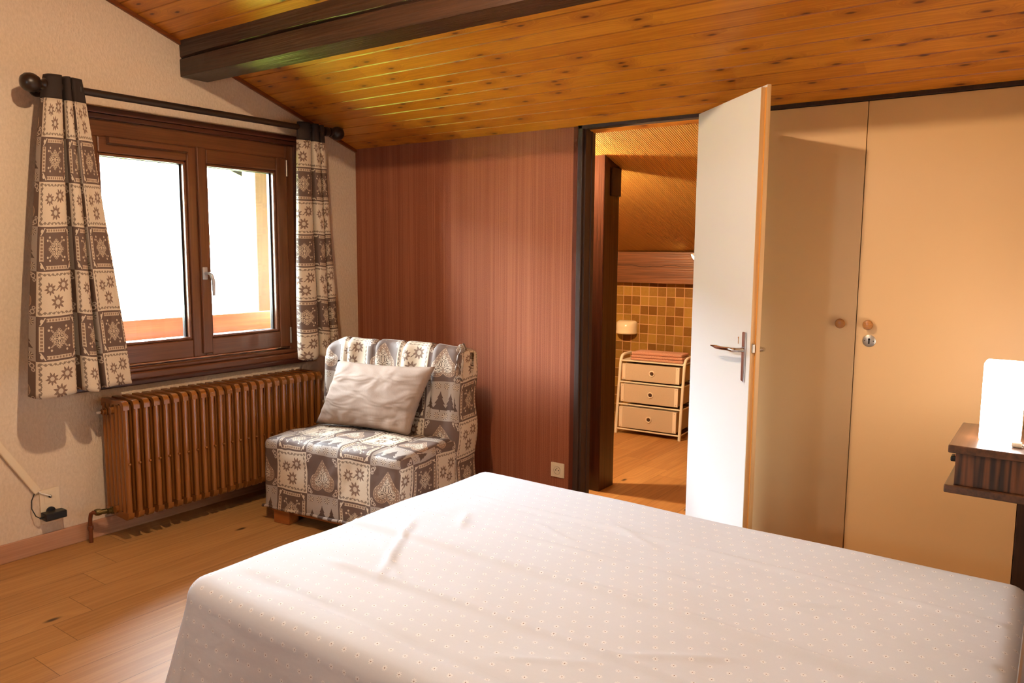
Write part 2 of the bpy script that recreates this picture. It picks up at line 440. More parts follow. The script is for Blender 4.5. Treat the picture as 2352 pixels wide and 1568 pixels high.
# back wall: papered part, with the doorway gap, then closet
MB().box(-.26, 1.615, 0, .09, 0, 2.1).build('wall_back', M_BURG, kind=ST)
MB().box(1.615, 1.643, -.004, .09, 0, 2.03, .002).build('trim_1', plain('red_brown_corner_strip', srgb(92, 42, 24), .8, spec=.2), kind=ST)
b = MB()
b.box(1.643, 1.672, -.010, .09, 0, 2.024, .003); b.box(1.672, 1.684, .006, .06, 0, 2.024, .002); b.box(1.672, 1.690, .06, .09, 0, 2.01, .001)
b.box(1.643, 3.74, -.010, .09, 2.004, 2.024, .002); b.box(2.345, 2.395, .002, .09, 0, 2.004, .002)
b.build('trim_2', M_TRIMD, kind=ST)
MB().box(1.62, 3.74, .0, .09, 2.024, 2.1).build('wall_back_top', M_BURG, kind=ST)
b = MB(); b.box(3.632, 3.74, -.004, .06, 0, 2.004, .003); b.build('trim_3', M_TRIMD, kind=ST)
# closet shell behind the doors
b = MB(); b.box(2.395, 2.42, .09, .7, 0, 2.03); b.box(3.74, 3.76, 0, .7, 0, 2.03); b.box(2.395, 3.76, .68, .7, 0, 2.03); b.box(2.395, 3.76, .0, .7, 2.024, 2.05)
b.build('wall_closet', M_CLOS, kind=ST)
# right wall (beside bed head), recess behind the camera
b = MB(); b.box(3.745, 3.8, -2.75, .0, 0, 3.2); b.box(3.745, 4.7, -2.80, -2.75, 0, 3.3); b.build('wall_right', M_WALL, kind=ST)
MB().box(4.65, 4.7, -4.5, -2.8, 0, 3.8).build('wall_right_recess', M_WALL, kind=ST)
RX0, RX1, RZ0, RZ1 = 1.86, 2.14, 1.38, 1.62
b = MB(); b.box(-.26, RX0, -4.6, -4.5, 0, 3.8); b.box(RX1, 4.7, -4.6, -4.5, 0, 3.8); b.box(RX0, RX1, -4.6, -4.5, 0, RZ0); b.box(RX0, RX1, -4.6, -4.5, RZ1, 3.8)
b.build('wall_behind', M_WALL, kind=ST)
w2 = bpy.data.objects.new('added_fill_window', None); link(w2); w2.location = (2.0, -4.55, 1.5); w2['kind'] = ST  # unseen opening added in the rear wall for neutral fill light
b = MB()
for a_ in ((-.14, -.11, -.12, .12), (.11, .14, -.12, .12), (-.11, .11, -.12, -.09), (-.11, .11, .09, .12)): b.box(a_[0], a_[1], -.03, .03, a_[2], a_[3], .004)
b.build('window_frame', M_WIN, w2); b = MB(); b.box(-.11, .11, -.003, .003, -.09, .09); b.build('pane', M_GLASS, w2)
# ceiling boards with real grooves
b = MB(); prof = []
s = -.06
k = math.cos(math.atan(.346))
n0 = -1; n1 = 57
for i in range(n0, n1):
    for ds, dz in ((.0, .005), (.0042, .0), (.0828, .0)): prof.append((i*.087+ds, dz))
prof.append((n1*.087, .005))
V = []
for (sl, dz) in prof:
    y = -sl/1.058; z = 2.018-.346*y+dz
    V.append((b.bm.verts.new((-.27, y, z)), b.bm.verts.new((4.72, y, z))))
for A, B in zip(V, V[1:]): b.bm.faces.new((A[0], A[1], B[1], B[0]))
ya, yb = V[0][0].co.y, V[-1][0].co.y
t = [b.bm.verts.new(c) for c in ((-.27, ya, CZ(ya)+.06), (4.72, ya, CZ(ya)+.06), (4.72, yb, CZ(yb)+.06), (-.27, yb, CZ(yb)+.06))]
b.bm.faces.new(t)
b.build('ceiling', M_CEIL, kind=ST)
# sloping edge trim along the left wall
b = MB()
for y0, y1 in ((-4.5, -1.18), (-1.03, -.001)):
    b.poly([(y0, CZ(y0)-.022), (y1, CZ(y1)-.022), (y1, CZ(y1)-.001), (y0, CZ(y0)-.001)], .014)
b.build('trim_4', M_TRIMC, kind=ST)
b = MB(); b.box(0, .014, -4.5, -.001, 0, .085, .003); b.build('baseboard_left', M_BASE, kind=ST)
b = MB(); b.box(.014, 1.615, -.012, 0, 0, .08, .003); b.build('baseboard_back', wood('red_brown_skirting', srgb(60, 26, 16), srgb(96, 46, 30), 0, .4), kind=ST)
# big beam
bt = thing('ceiling_beam', (0, -1.105, 2.25), 'dark rough-sawn beam running across under the pine board ceiling', 'beam')
b = MB()
def beamf(i, j):
    x = i*3.74/70; r = random.uniform(-1, 1)
    sec = [(-.075, .0), (-.077, .045), (-.075, .075), (-.069, .083), (-.075, .091), (-.076, .2), (.075, .2), (.075, .0), (-.075, .0)]
    y, z = sec[j]
    wob = .0025*math.sin(x*9+j*2)+.0015*r*(j not in (0, 8))
    if j == 3: y += .008*math.sin(x*2.2)+.004; z += .016*math.sin(x*1.3+.6)
    if j in (2, 4): z += .016*math.sin(x*1.3+.6)
    return Vector((x, y+wob*.5, z))
random.seed(3)
Vg = b.grid(beamf, 70, 8)
bmesh.ops.remove_doubles(b.bm, verts=b.bm.verts, dist=.0001)
b.build('beam_timber', M_BEAM, bt)
# ------------------------------------------------------------------ window
w = bpy.data.objects.new('window_1', None); link(w); w.location = (0, -1.1, .72); w['kind'] = ST
oy, oz = -1.1, .72
def wb(name, m, boxes, bev=.004, smooth=False):
    b = MB()
    for x0, x1, y0, y1, z0, z1 in boxes: b.box(x0, x1, y0-oy, y1-oy, z0-oz, z1-oz, bev)
    return b.build(name, m, w)
# outer casing, stepped moulding
wb('casing', M_WINC, [(-.002, .022, -1.83, -1.765, .72, 2.037), (-.002, .022, -.475, -.43, .72, 2.037), (-.002, .03, -1.84, -.42, 2.008, 2.037),
    (-.03, .016, -1.79, -.46, 1.985, 2.01), (-.03, .008, -1.775, -1.755, .73, 1.99), (-.03, .008, -.485, -.465, .73, 1.99)])
wb('window_sill', M_WINC, [(-.02, .035, -1.85, -.40, .715, .742)], .006)
wb('window_frame', M_WIN, [(-.10, -.012, -1.782, -1.70, .74, 2.02), (-.10, -.012, -.535, -.448, .74, 2.02)], .005)
wb('window_frame', M_WINH, [(-.10, -.012, -1.70, -.535, 1.905, 2.02), (-.10, -.014, -1.70, -.535, .74, .80), (-.12, .006, -1.775, -.465, .732, .775), (-.06, .002, -1.73, -.5, .775, .80)], .008)
def sash(y0, y1, gy0, gy1, gz0=.91, gz1=1.833):
    z0, z1 = .815, 1.908
    s = MB()
    for a in ((-.075, .0, y0, gy0, z0, z1), (-.075, .0, gy1, y1, z0, z1)): s.box(a[0], a[1], a[2]-oy, a[3]-oy, a[4]-oz, a[5]-oz, .006)
    s = s.build('sash_stile', M_WIN, w)
    h = MB()
    for a in ((-.075, .0, gy0, gy1, z0, gz0), (-.075, .0, gy0, gy1, gz1, z1)): h.box(a[0], a[1], a[2]-oy, a[3]-oy, a[4]-oz, a[5]-oz, .006)
    # glazing bead, bevelled towards the pane
    for (ya, yb, za, zb) in ((gy0-.0, gy0+.014, gz0, gz1), (gy1-.014, gy1, gz0, gz1), (gy0, gy1, gz0, gz0+.014), (gy0, gy1, gz1-.014, gz1)):
        h.box(-.045, -.010, ya-oy, yb-oy, za-oz, zb-oz, .005)
    h.build('sash_rail', M_WINH, w)
    g = MB()
    for (ya, yb, za, zb) in ((gy0+.012, gy0+.022, gz0+.012, gz1-.012), (gy1-.022, gy1-.012, gz0+.012, gz1-.012), (gy0+.012, gy1-.012, gz0+.012, gz0+.016), (gy0+.012, gy1-.012, gz1-.016, gz1-.012)):
        g.box(-.062, -.040, ya-oy, yb-oy, za-oz, zb-oz)
    g.build('gasket', M_BLACK, w)
    p = MB(); p.box(-.055, -.050, gy0+.002-oy, gy1-.002-oy, gz0+.002-oz, gz1-.002-oz); p.build('pane', M_GLASS, w)
sash(-1.70, -1.09, -1.615, -1.165)
sash(-1.09, -.535, -1.055, -.610)
wb('cover_strip', M_WIN, [(.0, .016, -1.117, -1.062, .83, 1.912)], .006)
b = MB(); b.poly([(0.0, 1.872), (.030, 1.878), (.030, 1.902), (.0, 1.912)], .405, 1, 0)
bmesh.ops.translate(b.bm, verts=b.bm.verts, vec=(0, -1.575-oy, -oz)); b.build('ventilation_grille', M_WINH, w)
# exterior sill and hinges and handle
b = MB(); b.poly([(-.36, .865), (-.10, .892), (-.10, .90), (-.36, .873)], 1.4, 1, -1.8); bmesh.ops.translate(b.bm, verts=b.bm.verts, vec=(0, -oy, -oz)); b.build('outer_sill', M_WPLAST, w)
for z0, z1 in ((1.807, 1.898), (.835, .93)):
    b = MB(); b.tube([(.004, -.540-oy, z0-oz), (.004, -.540-oy, z1-oz)], .0055, 10); b.build('hinge', M_STEEL, w, smooth=True, label='silver hinge')
b = MB(); b.box(.016, .022, -1.112-oy, -1.083-oy, 1.225-oz, 1.29-oz, .003)
b.tube([(.02, -1.097-oy, 1.258-oz), (.055, -1.095-oy, 1.258-oz), (.066, -1.090-oy, 1.25-oz), (.068, -1.082-oy, 1.22-oz), (.066, -1.08-oy, 1.14-oz)], [.008, .008, .009, .0095, .0075], 12)
b.build('window_handle', plain('silver_handle', srgb(196, 198, 204), .3, .5), w, smooth=True, label='silver lever handle')
# ------------------------------------------------------------------ door leaf (open) as door_1
dl = bpy.data.objects.new('door_1', None); link(dl); dl.location = (2.352, -.161, 0); dl.rotation_euler = (0, 0, math.atan2(-.709, .705)); dl['kind'] = ST
# local: +x along leaf, +y away from the camera
b = MB(); b.box(0, .578, 0, .0186, .012, 1.99, .0015); b.build('door_leaf', M_DOORW, dl)
b = MB(); b.box(.0, .5905, .0187, .034, .012, 1.997, .001); b.build('door_back', M_DOORW, dl)
b = MB(); b.box(.578, .5792, .0015, .0184, .014, 1.988); b.box(.5905, .5915, .0190, .0338, .014, 1.995); b.build('door_edge', M_EDGE, dl, label='bare wood door edge')
b = MB(); b.box(.5793, .5904, .0176, .0186, .014, 1.988); b.build('door_rebate', M_EDGE2, dl)
def handle(side, name_label):
    s = -1 if side == 0 else 1; y0 = 0 if side == 0 else .034
    h = MB()
    h.poly([(.522, 1.080), (.549, 1.080), (.546, .886), (.524, .889)], .008*s, 1, y0)
    bmesh.ops.bevel(h.bm, geom=list(h.bm.edges), offset=.002, segments=2, affect='EDGES')
    h.tube([(.534, y0, 1.01), (.534, y0+s*.038, 1.01), (.528, y0+s*.046, 1.01), (.50, y0+s*.05, 1.010), (.44, y0+s*.052, 1.006), (.40, y0+s*.054, 1.006), (.34, y0+s*.055, 1.006)], [.010, .009, .009, .008, .0075, .009, .002], 12)
    return h.build('door_handle', M_CHROME, dl, smooth=True, label=name_label)
handle(0, 'chrome lever on long plate'); handle(1, 'chrome lever behind the door')
b = MB(); b.lathe([(0, 0), (.004, 0), (.004, .0012), (0, .0012)], (.478, -.0012, 1.052), 'y', 12); b.box(.476, .4795, -.0012, .0, 1.028, 1.05); b.build('keyhole', M_KNOB, dl)
b = MB(); b.box(.5785, .5800, .004, .017, .87, 1.13, .0005); b.build('lock_plate', M_EDGE, dl)
b = MB(); b.box(.58, .590, .005, .0150, 1.005, 1.038, .001); b.build('latch', M_STEEL, dl)
# ------------------------------------------------------------------ closet
cl = thing('built_in_closet', (3.0, .0, 0), 'beige built-in closet with two tall flat doors right of the white door', 'closet')
def cdoor(x0, x1, kx, esc):
    e = MB(); e.box(x0-3.0, x1-3.0, .0, .02, .03, 2.002, .0012)
    d = e.build('door', M_CLOS, cl)
    k = MB(); k.lathe([(0, 0), (.010, 0), (.010, -.012), (.018, -.018), (.021, -.026), (.018, -.033), (.008, -.036), (0, -.036)], (kx-3.0, 0, 1.09), 'y', 28)
    k.build('knob', M_KNOB, d, smooth=True, label='round wooden knob')
    if esc:
        q = MB(); q.lathe([(0, 0), (.0255, 0), (.0255, -.0025), (.023, -.004), (0, -.004)], (kx-3.0+.004, 0, 1.022), 'y', 32); q.build('escutcheon', M_STEEL, d, smooth=True, label='round silver keyhole plate')
        q = MB(); q.lathe([(0, -.0041), (.0045, -.0041), (.0045, -.0046), (0, -.0046)], (kx-3.0+.004, 0, 1.029), 'y', 12); q.box(kx-3.0+.001, kx-3.0+.007, -.0046, -.0041, 1.010, 1.03)
        for dx in (-.017, .017): q.lathe([(0, -.0041), (.0022, -.0041), (.0022, -.0046), (0, -.0046)], (kx-3.0+.004+dx, 0, 1.022), 'y', 8)
        q.build('keyhole', M_HOLE, d)
cdoor(2.397, 3.0135, 2.957, False); cdoor(3.0165, 3.630, 3.066, True)
# ================================================================== RADIATOR
rd = thing('radiator', (.15, -1.1, .12), 'long brown multi-column radiator below the window', 'radiator')
def section():
    b = MB(); xs = [-.09+.036*i for i in range(6)]
    H = .565
    for i, x in enumerate(xs):
        b.tube([(x, 0, .02), (x, 0, H-.02)], .0135, 10, False)
    # header and footer: flattened capsule along x with rounded outer end
    for z0, z1 in ((H-.040, H), (0, .036)):
        pts = []
        n = 6
        for a in range(n+1): 
            t = PI/2*a/n; pts.append((.103-.026+.026*math.sin(t), (z1-.026+.026*math.cos(t)) if z0 > .2 else z1-.01*(1-math.cos(t))))
        if z0 > .2: outline = [(-.100, z1-.012), (-.092, z1)] + pts + [(.103, z0), (.084, z0-.006), (.079, z0+.02), (.066, z0+.028), (.05, z0+.02), (-.08, z0+.02), (-.100, z0)]
        else: outline = [(-.1, z1), (.103, z1), (.103, .020), (.095, .006), (.084, 0), (-.09, .03-.02), (-.1, .02)]
        b.poly([(p[0], p[1]) for p in outline], .028, 1, -.014)
    b.box(-.09, .09, -.007, .007, .02, H-.03)
    b.tube([(-.0, -.025, H-.05), (-.0, .025, H-.05)], .018, 12)
    b.tube([(-.0, -.025, .04), (-.0, .025, .04)], .018, 12)
    for x in xs[:]:
        b.lathe([(0, -.006), (.006, -.004), (.006, .004), (0, .006)], (x+.018, 0, .27), 'y', 8)
    bmesh.ops.bevel(b.bm, geom=[e for e in b.bm.edges if len(e.link_faces) == 2 and e.calc_face_angle(0) > .9 and e.calc_length() > .004], offset=.004, segments=2, affect='EDGES')
    return b
s0 = section().build('section', M_RAD, rd, smooth=True)
s0.location = (0, -.575, 0)
for i in range(1, 24):
    c = s0.copy(); COL.objects.link(c); c.parent = rd; c.location = (0, -.575+i*.0493, 0)
b = MB(); b.lathe([(.02, 0), (.02, -.008), (.016, -.010), (.016, -.022), (.009, -.024), (.009, -.030), (0, -.030)], (-.045, -.590, .505), 'y', 8); b.build('air_vent', M_RAD, rd, smooth=True)
b = MB(); b.tube([(-.045, -.62, .505), (-.045, -.636, .505)], .006, 8); b.build('vent_screw', M_WPLAST, rd, smooth=True)
b = MB(); b.lathe([(.018, 0), (.018, -.012), (.014, -.014), (.014, -.03), (0, -.03)], (-.03, -.590, .03), 'y', 10)
b.tube([(-.04, -.615, .03), (-.055, -.66, .03)], .012, 10)
b.lathe([(0, 0), (.015, 0), (.017, .012), (.015, .024), (0, .024)], (-.052, -.64, .03), (Vector((1, 0, 0)), Vector((0, 0, 1)), Vector((-.3, -.95, 0)).normalized()), 6)
b.build('valve', M_BRASS, rd, smooth=True, label='greenish brass return valve')
b = MB(); b.tube([(-.058, -.655, .03), (-.068, -.668, .030), (-.080, -.672, .022), (-.090, -.672, 0.0), (-.093, -.672, -.02), (-.093, -.672, -.122)], .0095, 12)
b.lathe([(0, 0), (.0125, .002), (.0135, .012), (.0125, .022), (0, .024)], (-.093, -.672, -.06), 'z', 12)
b.build('pipe', M_PIPE, rd, smooth=True)
b = MB(); b.tube([(-.02, .575, .51), (-.02, .60, .51)], .014, 10); b.lathe([(.012, 0), (.026, .003), (.029, .02), (.027, .052), (.018, .066), (0, .068)], (-.02, .60, .51), (Vector((1, 0, 0)), Vector((0, 0, 1)), Vector((.05, 1, 0)).normalized()), 20)
b.build('thermostat_knob', M_PLAST, rd, smooth=True, label='cream thermostat knob')
# ================================================================== CURTAINS
rod = thing('curtain_rod', (.15, -1.1, 2.07), 'dark wooden curtain rod above the window', 'curtain rod')
b = MB(); b.tube([(0, -.79, 0), (0, .76, 0)], .0165, 16); b.build('rod', M_ROD, rod, smooth=True)
for sgn, y0 in ((-1, -.79), (1, .755)):
    b = MB(); b.lathe([(.014, 0), (.026, .004), (.028, .012), (.020, .020), (.016, .026), (.030, .034), (.038, .050), (.040, .066), (.036, .084), (.024, .098), (0, .104)], (0, y0, 0), (Vector((1, 0, 0)), Vector((0, 0, 1)), Vector((0, sgn, 0))), 24)
    b.build('finial', M_ROD, rod, smooth=True)
    b = MB(); yy = y0-sgn*.02
    b.tube([(-.148, yy, 0), (-.02, yy, 0)], .013, 14); b.lathe([(0, 0), (.030, 0), (.030, .01), (.018, .016), (0, .016)], (-.149, yy, 0), 'x', 20)
    b.lathe([(.0168, -.016), (.026, -.014), (.028, 0), (.026, .014), (.0168, .016)], (0, yy, 0), 'y', 20)
    b.build('bracket', M_ROD, rod, smooth=True)
def cat(pts, t):
    n = len(pts)-1; f = t*n; i = min(int(f), n-1); f -= i
    p = [pts[max(0, min(n, i+k))] for k in (-1, 0, 1, 2)]
    out = []
    for a, b_, c, d in zip(*p):
        out.append(.5*((2*b_)+(-a+c)*f+(2*a-5*b_+4*c-d)*f*f+(-a+3*b_-3*c+d)*f**3))
    return out
def curtain(name, label, top, bot, ctl, ztop, zbot, x_top, x_bot, v0, gy):
    """ctl: (fraction across, outward offset, cloth u) ; top/bot: (y0,y1)"""
    t = thing(name, (x_top, (top[0]+top[1])/2, ztop), label, 'curtain', group=None)
    O = Vector(t.location)
    def pos(s, k, scale=1):
        f, off, u = cat(ctl, s)
        e = k**.85
        y0 = top[0]+(bot[0]-top[0])*e; y1 = top[1]+(bot[1]-top[1])*e
        x = x_top+(x_bot-x_top)*k**1.3
        amp = (.55+.45*k)*scale
        sway = .006*math.sin(k*7+s*9)*k
        return Vector((x+off*amp+sway, y0+(y1-y0)*f, ztop-(ztop-zbot)*k-(.008*math.sin(s*12)*k))), u
    nu = 130; nv = 60; kh = .075
    b = MB()
    b.grid(lambda i, j: pos(i/nu, kh+(1-kh)*j/nv)[0]-O, nu, nv, lambda i, j: (pos(i/nu, .5)[1], (ztop-(kh+(1-kh)*j/nv)*(ztop-zbot)-v0)*1.048+.784))
    p = b.build('fabric_panel', M_PATCH, t, smooth='all', recalc=False)
    md_ = p.modifiers.new('Solid', 'SOLIDIFY'); md_.thickness = .0015; md_.offset = -1
    b = MB()
    b.grid(lambda i, j: pos(i/nu, kh*j/8, 1)[0]-O+Vector((.001, 0, 0)), nu, 8)
    p = b.build('header_band', M_HEADER, t, smooth='all', label='dark brown header band', recalc=False)
    md_ = p.modifiers.new('Solid', 'SOLIDIFY'); md_.thickness = .002; md_.offset = 0
    for y in gy:
        b = MB(); n = 24
        b.tube([(.150+.0-O.x, y-O.y+.0, 0)] and [(.150+.023*math.cos(2*PI*a/n)-O.x, y-O.y+.006*math.cos(2*PI*a/n), 2.07+.023*math.sin(2*PI*a/n)-O.z) for a in range(n)], .004, 8, False, True)
        b.build('eyelet', M_ROD, t, smooth=True)
    return t
cl_ctl = [(0.0, -.03, -.03), (.02, .02, .0), (.08, .045, .03), (.22, .062, .10), (.38, .055, .18), (.425, -.01, .22), (.455, -.02, .36), (.49, .045, .40), (.56, .062, .44), (.63, .05, .495), (.66, .0, .55), (.675, .0, .74), (.70, .046, .785), (.84, .040, .87), (1.0, .03, .965)]
curtain('curtain', 'patterned patchwork curtain hanging left of the window', (-1.895, -1.752), (-2.06, -1.642), cl_ctl, 2.115, .762, .15, .225, 1.850, (-1.86, -1.80, -1.765))
cr_ctl = [(0.0, -.01, 1.23), (.02, .02, 1.25), (.12, .045, 1.28), (.30, .05, 1.33), (.40, .03, 1.37), (.435, -.03, 1.40), (.47, -.03, 1.58), (.50, .035, 1.60), (.60, .05, 1.66), (.70, .04, 1.74), (.73, -.02, 1.78), (.76, -.02, 2.03), (.80, .03, 2.07), (.92, .03, 2.13), (1.0, .0, 2.19)]
curtain('curtain', 'patterned patchwork curtain hanging right of the window, behind the chair', (-.572, -.385), (-.632, -.335), cr_ctl, 2.100, .765, .15, .185, 1.850, (-.54, -.46, -.41))
# ================================================================== SMALL THINGS LEFT WALL
t = thing('double_wall_socket', (0, -1.92, .21), 'cream double wall socket low on the left wall, beside the radiator', 'socket')
b = MB(); b.box(0, .008, -.043, .043, -.080, .080, .003); b.build('plate', M_PLAST, t)
for dz in (.038, -.038):
    b = MB(); b.box(.008, .0095, -.024, .024, dz-.026, dz+.026, .001); b.build('socket_face', M_PLAST, t)
b = MB(); b.lathe([(0, 0), (.007, 0), (.007, .004), (0, .004)], (.0096, -.012+.012, .045), 'x', 12); b.build('socket_hole', M_HOLE, t)
t = thing('power_adapter', (.035, -1.922, .175), 'black power adapter plugged into the wall socket', 'power adapter')
b = MB(); b.box(-.018, .034, -.046, .046, -.017, .017, .004); b.build('body', M_BLACK, t)
b = MB(); b.lathe([(0, -.007), (.020, -.007), (.020, .0), (0, .0)], (-.018, .0, .012), 'x', 20); b.build('plug', M_BLACK, t, smooth=True)
b = MB(); b.tube([(.012, -.045, .0), (.012, -.062, 0)], .0045, 8); b.tube([(.012, -.06, 0), (.006, -.075, .012), (-.012, -.083, .045), (-.02, -.078, .08), (-.022, -.062, .115)], .0022, 8)
b.build('cord', M_BLACK, t, smooth=True)
t = thing('cable_trunking', (.0, -1.972, .29), 'cream plastic cable trunking running diagonally down the left wall', 'cable trunking')
d = Vector((0, -.14, .235)).normalized(); nrm = Vector((0, d.z, -d.y)); L = 1.4
b = MB()
A = [b.bm.verts.new(Vector((x, 0, 0))+nrm*w_+d*k_) for k_ in (0, L) for x, w_ in ((.0, -.016), (.016, -.016), (.018, -.013), (.018, .013), (.016, .016), (0, .016))]
for i in range(6): b.bm.faces.new((A[i], A[(i+1) % 6], A[6+(i+1) % 6], A[6+i]))
b.bm.faces.new(A[6:]); b.build('duct', M_PLAST, t)
b = MB(); b.tube([(.008, -.008, .012), (.012, .014, -.012), (.016, .034, -.022), (.020, .050, -.030), (.014, .054, -.034)], .003, 8); b.build('white_cord', M_WPLAST, t, smooth=True)
# outlet on the burgundy wall
t = thing('wall_outlet', (1.547, 0, .205), 'square cream wall outlet low on the burgundy papered wall', 'socket')
b = MB(); b.box(-.042, .042, -.009, 0, -.040, .040, .003)
p = b.build('plate', M_PLAST, t)
b = MB(); b.box(-.026, .026, -.0105, -.009, -.026, .026, .0008); b.build('socket_face', M_PLAST, t)
b = MB(); b.lathe([(.0205, -.0130), (.0215, -.0130), (.0215, -.010), (0, -.010)], (0, 0, 0), 'y', 28); b.build('socket_rim', plain('grey_cream_socket', srgb(170, 152, 128), .5), t, smooth=True)
for dx, dz in ((-.0095, 0), (.0095, 0)):
    b = MB(); b.lathe([(0, -.0109), (.003, -.0109), (.003, -.0104), (0, -.0104)], (dx, 0, dz), 'y', 10); b.build('pin_hole', M_HOLE, t)
b = MB(); b.lathe([(0, -.0150), (.0024, -.0150), (.0024, -.0104), (0, -.0104)], (0, 0, .010), 'y', 10); b.build('earth_pin', M_CHROME, t, smooth=True)
# ================================================================== ARMCHAIR
ch = thing('armchair', (.45, -1.09, 0), 'low armless chair in a grey-brown patchwork cover in the corner', 'armchair', math.radians(7.6))
seams = (.155, .34, .525, .71)
def rbox(u0, u1, v0, v1, z0, z1, r, n, uvf, disp=None, skip=()):
    b = MB(); b.uv = b.bm.loops.layers.uv.new('UVMap')
    nx, ny, nz = n
    def add(fn, na, nb, face):
        V = [[b.bm.verts.new(fn(i/na, j/nb)) for j in range(nb+1)] for i in range(na+1)]
        for i in range(na):
            for j in range(nb):
                f = b.bm.faces.new((V[i][j], V[i+1][j], V[i+1][j+1], V[i][j+1]))
                for l in f.loops: l[b.uv].uv = uvf(face, l.vert.co)
    faces = {'front': (lambda s, t: (u0+(u1-u0)*s, v0, z0+(z1-z0)*t), nx, nz), 'back': (lambda s, t: (u0+(u1-u0)*s, v1, z0+(z1-z0)*t), nx, nz),
             'left': (lambda s, t: (u0, v0+(v1-v0)*s, z0+(z1-z0)*t), ny, nz), 'right': (lambda s, t: (u1, v0+(v1-v0)*s, z0+(z1-z0)*t), ny, nz),
             'top': (lambda s, t: (u0+(u1-u0)*s, v0+(v1-v0)*t, z1), nx, ny), 'bottom': (lambda s, t: (u0+(u1-u0)*s, v0+(v1-v0)*t, z0), nx, ny)}
    for k_, (fn, na, nb) in faces.items():
        if k_ not in skip: add(fn, na, nb, k_)
    for v in b.bm.verts:
        c = v.co; q = Vector((min(max(c.x, u0+r), u1-r), min(max(c.y, v0+r), v1-r), min(max(c.z, z0+r*.3), z1-r)))
        d_ = c-q
        if d_.length > 1e-7: c = q+d_.normalized()*min(r, d_.length if d_.length < r else r)
        v.co = disp(c.copy()) if disp else c
    bmesh.ops.remove_doubles(b.bm, verts=b.bm.verts, dist=.0004)
    return b
from mathutils import noise as mnoise
def nz(c, s, a): return a*mnoise.noise(Vector(c)*s)
UO = .092   # cloth offset so a cream column starts at u=.104
def uv_seat(face, c):
    base = .196+c.x-.104+.196   # colA starts at .104
    if face == 'front' or face == 'bottom': return (c.x-.104+.392, c.z-.19+.392)
    if face == 'top': return (c.x-.104+.392, .435-.19+.392+c.y)
    if face == 'right': return (c.z-.19+.392+.0, c.y+.098)
    return (c.z-.19+.392, c.y+.05)
def d_seat(c):
    c = c.copy()
    top = max(0, min(1, (c.z-.3)/.13))
    g = sum(math.exp(-((c.x-s)/.012)**2) for s in seams)
    if c.y < .25: g *= max(0, 1-(.38-c.z)/.05) if c.z < .38 else 1
    c.z -= .007*g*top
    c.z += .012*math.sin(PI*min(1, max(0, c.x/.867)))*top-.02*max(0, c.y-.2)*top
    fl_ = max(0, (.36-c.z)/.3)
    c.y -= .012*fl_*(1 if c.y < .1 else 0)*(.5+.5*math.sin(c.x*9))
    n = nz(c, 9, .009)+nz(c, 22, .004)
    c.y += n*.7; c.x += nz(c+Vector((5, 0, 0)), 7, .006); c.z += nz(c+Vector((0, 7, 0)), 8, .007)
    return c
b = rbox(0, .867, 0, .50, .082, .437, .036, (70, 36, 28), uv_seat, d_seat, skip=('bottom',))
b.build('seat_cover', M_PATCH, ch, smooth='all')
def uv_back(face, c):
    if face in ('front',): return (c.x-.104+.392, c.z-.72+1.568)
    if face == 'top': return (c.x-.104+.392, 1.748+(c.y-.45))
    if face == 'right': return (c.y-.58+.392+.098, c.z+.07)
    return (c.y+.1, c.z)
def d_back(c):
    c = c.copy()
    k_ = (c.z-.42)/.5
    # lean backwards and thin the lower rear
    if c.y < .6: c.y += .055*max(0, k_)**1.2
    if c.z > .55:
        g = sum(math.exp(-((c.x-s)/.014)**2) for s in seams)
        if c.y < .62 or c.z > .85: c.y += .016*g*(c.y < .6); c.z -= .016*g*max(0, (c.z-.8)/.1)
        c.y -= .010*math.cos(c.x*2*PI/.185+.6)*(c.y < .55)
    if c.z > .82: c.z -= .05*((c.y-.5)/.2)*max(0, (c.z-.82)/.1) if c.y > .5 else 0
    if c.x < .12 and c.z > .8: c.z -= (.12-c.x)**2*3.2
    c.x += nz(c, 6, .010); c.y += nz(c+Vector((3, 0, 0)), 8, .009); c.z += nz(c+Vector((0, 5, 0)), 7, .010)
    if c.x > .8: c.x += .010*math.sin(c.z*16)*max(0, (.9-c.z))
    return c
b = rbox(-.012, .872, .44, .705, .10, .915, .05, (70, 26, 60), uv_back, d_back, skip=('bottom',))
b.build('backrest_cover', M_PATCH, ch, smooth='all')
# gathered knot of cloth at the right top corner, hem piping, side skirt
b = MB(); b.uv = b.bm.loops.layers.uv.new('UVMap')
def knot(i, j):
    a = i/10; t_ = j/16
    x = .864+.010*math.sin(a*PI)+.006*math.sin(t_*14); y = .50+.055*a-.02*t_+.01*math.sin(t_*9); z = .905-.17*t_+.012*math.sin(a*9)
    return Vector((x+.008*math.sin(a*7+t_*5), y, z))
b.grid(knot, 10, 16, lambda i, j: (.30+i*.012, .2+j*.012)); p = b.build('cover_tie', M_PATCH, ch, smooth='all')
p.modifiers.new('Solid', 'SOLIDIFY').thickness = .006
b = MB(); b.uv = b.bm.loops.layers.uv.new('UVMap')
pts = [(x*.867/30, -.008+nz((x*.3, 0, 0), 1, .006), .082+nz((x*.4, 5, 0), 1, .005)) for x in range(31)]
rings = 8
def hem(i, j):
    a = 2*PI*j/rings; p_ = pts[i]; return Vector((p_[0], p_[1]+.008*math.cos(a), p_[2]+.008*math.sin(a)))
b.grid(hem, 30, rings, lambda i, j: (pts[i][0]+.288, .284+j*.003)); b.build('hem', M_PATCH, ch, smooth='all')
b = MB(); b.box(.02, .85, .03, .68, .045, .10, .006); b.build('base_frame', M_FOOT, ch)
for x, y in ((.066, .0), (.70, .0), (.066, .58), (.70, .58)):
    b = MB(); b.box(x, x+.105, y, y+.07, 0, .082, .004); b.build('foot', M_FOOT, ch)
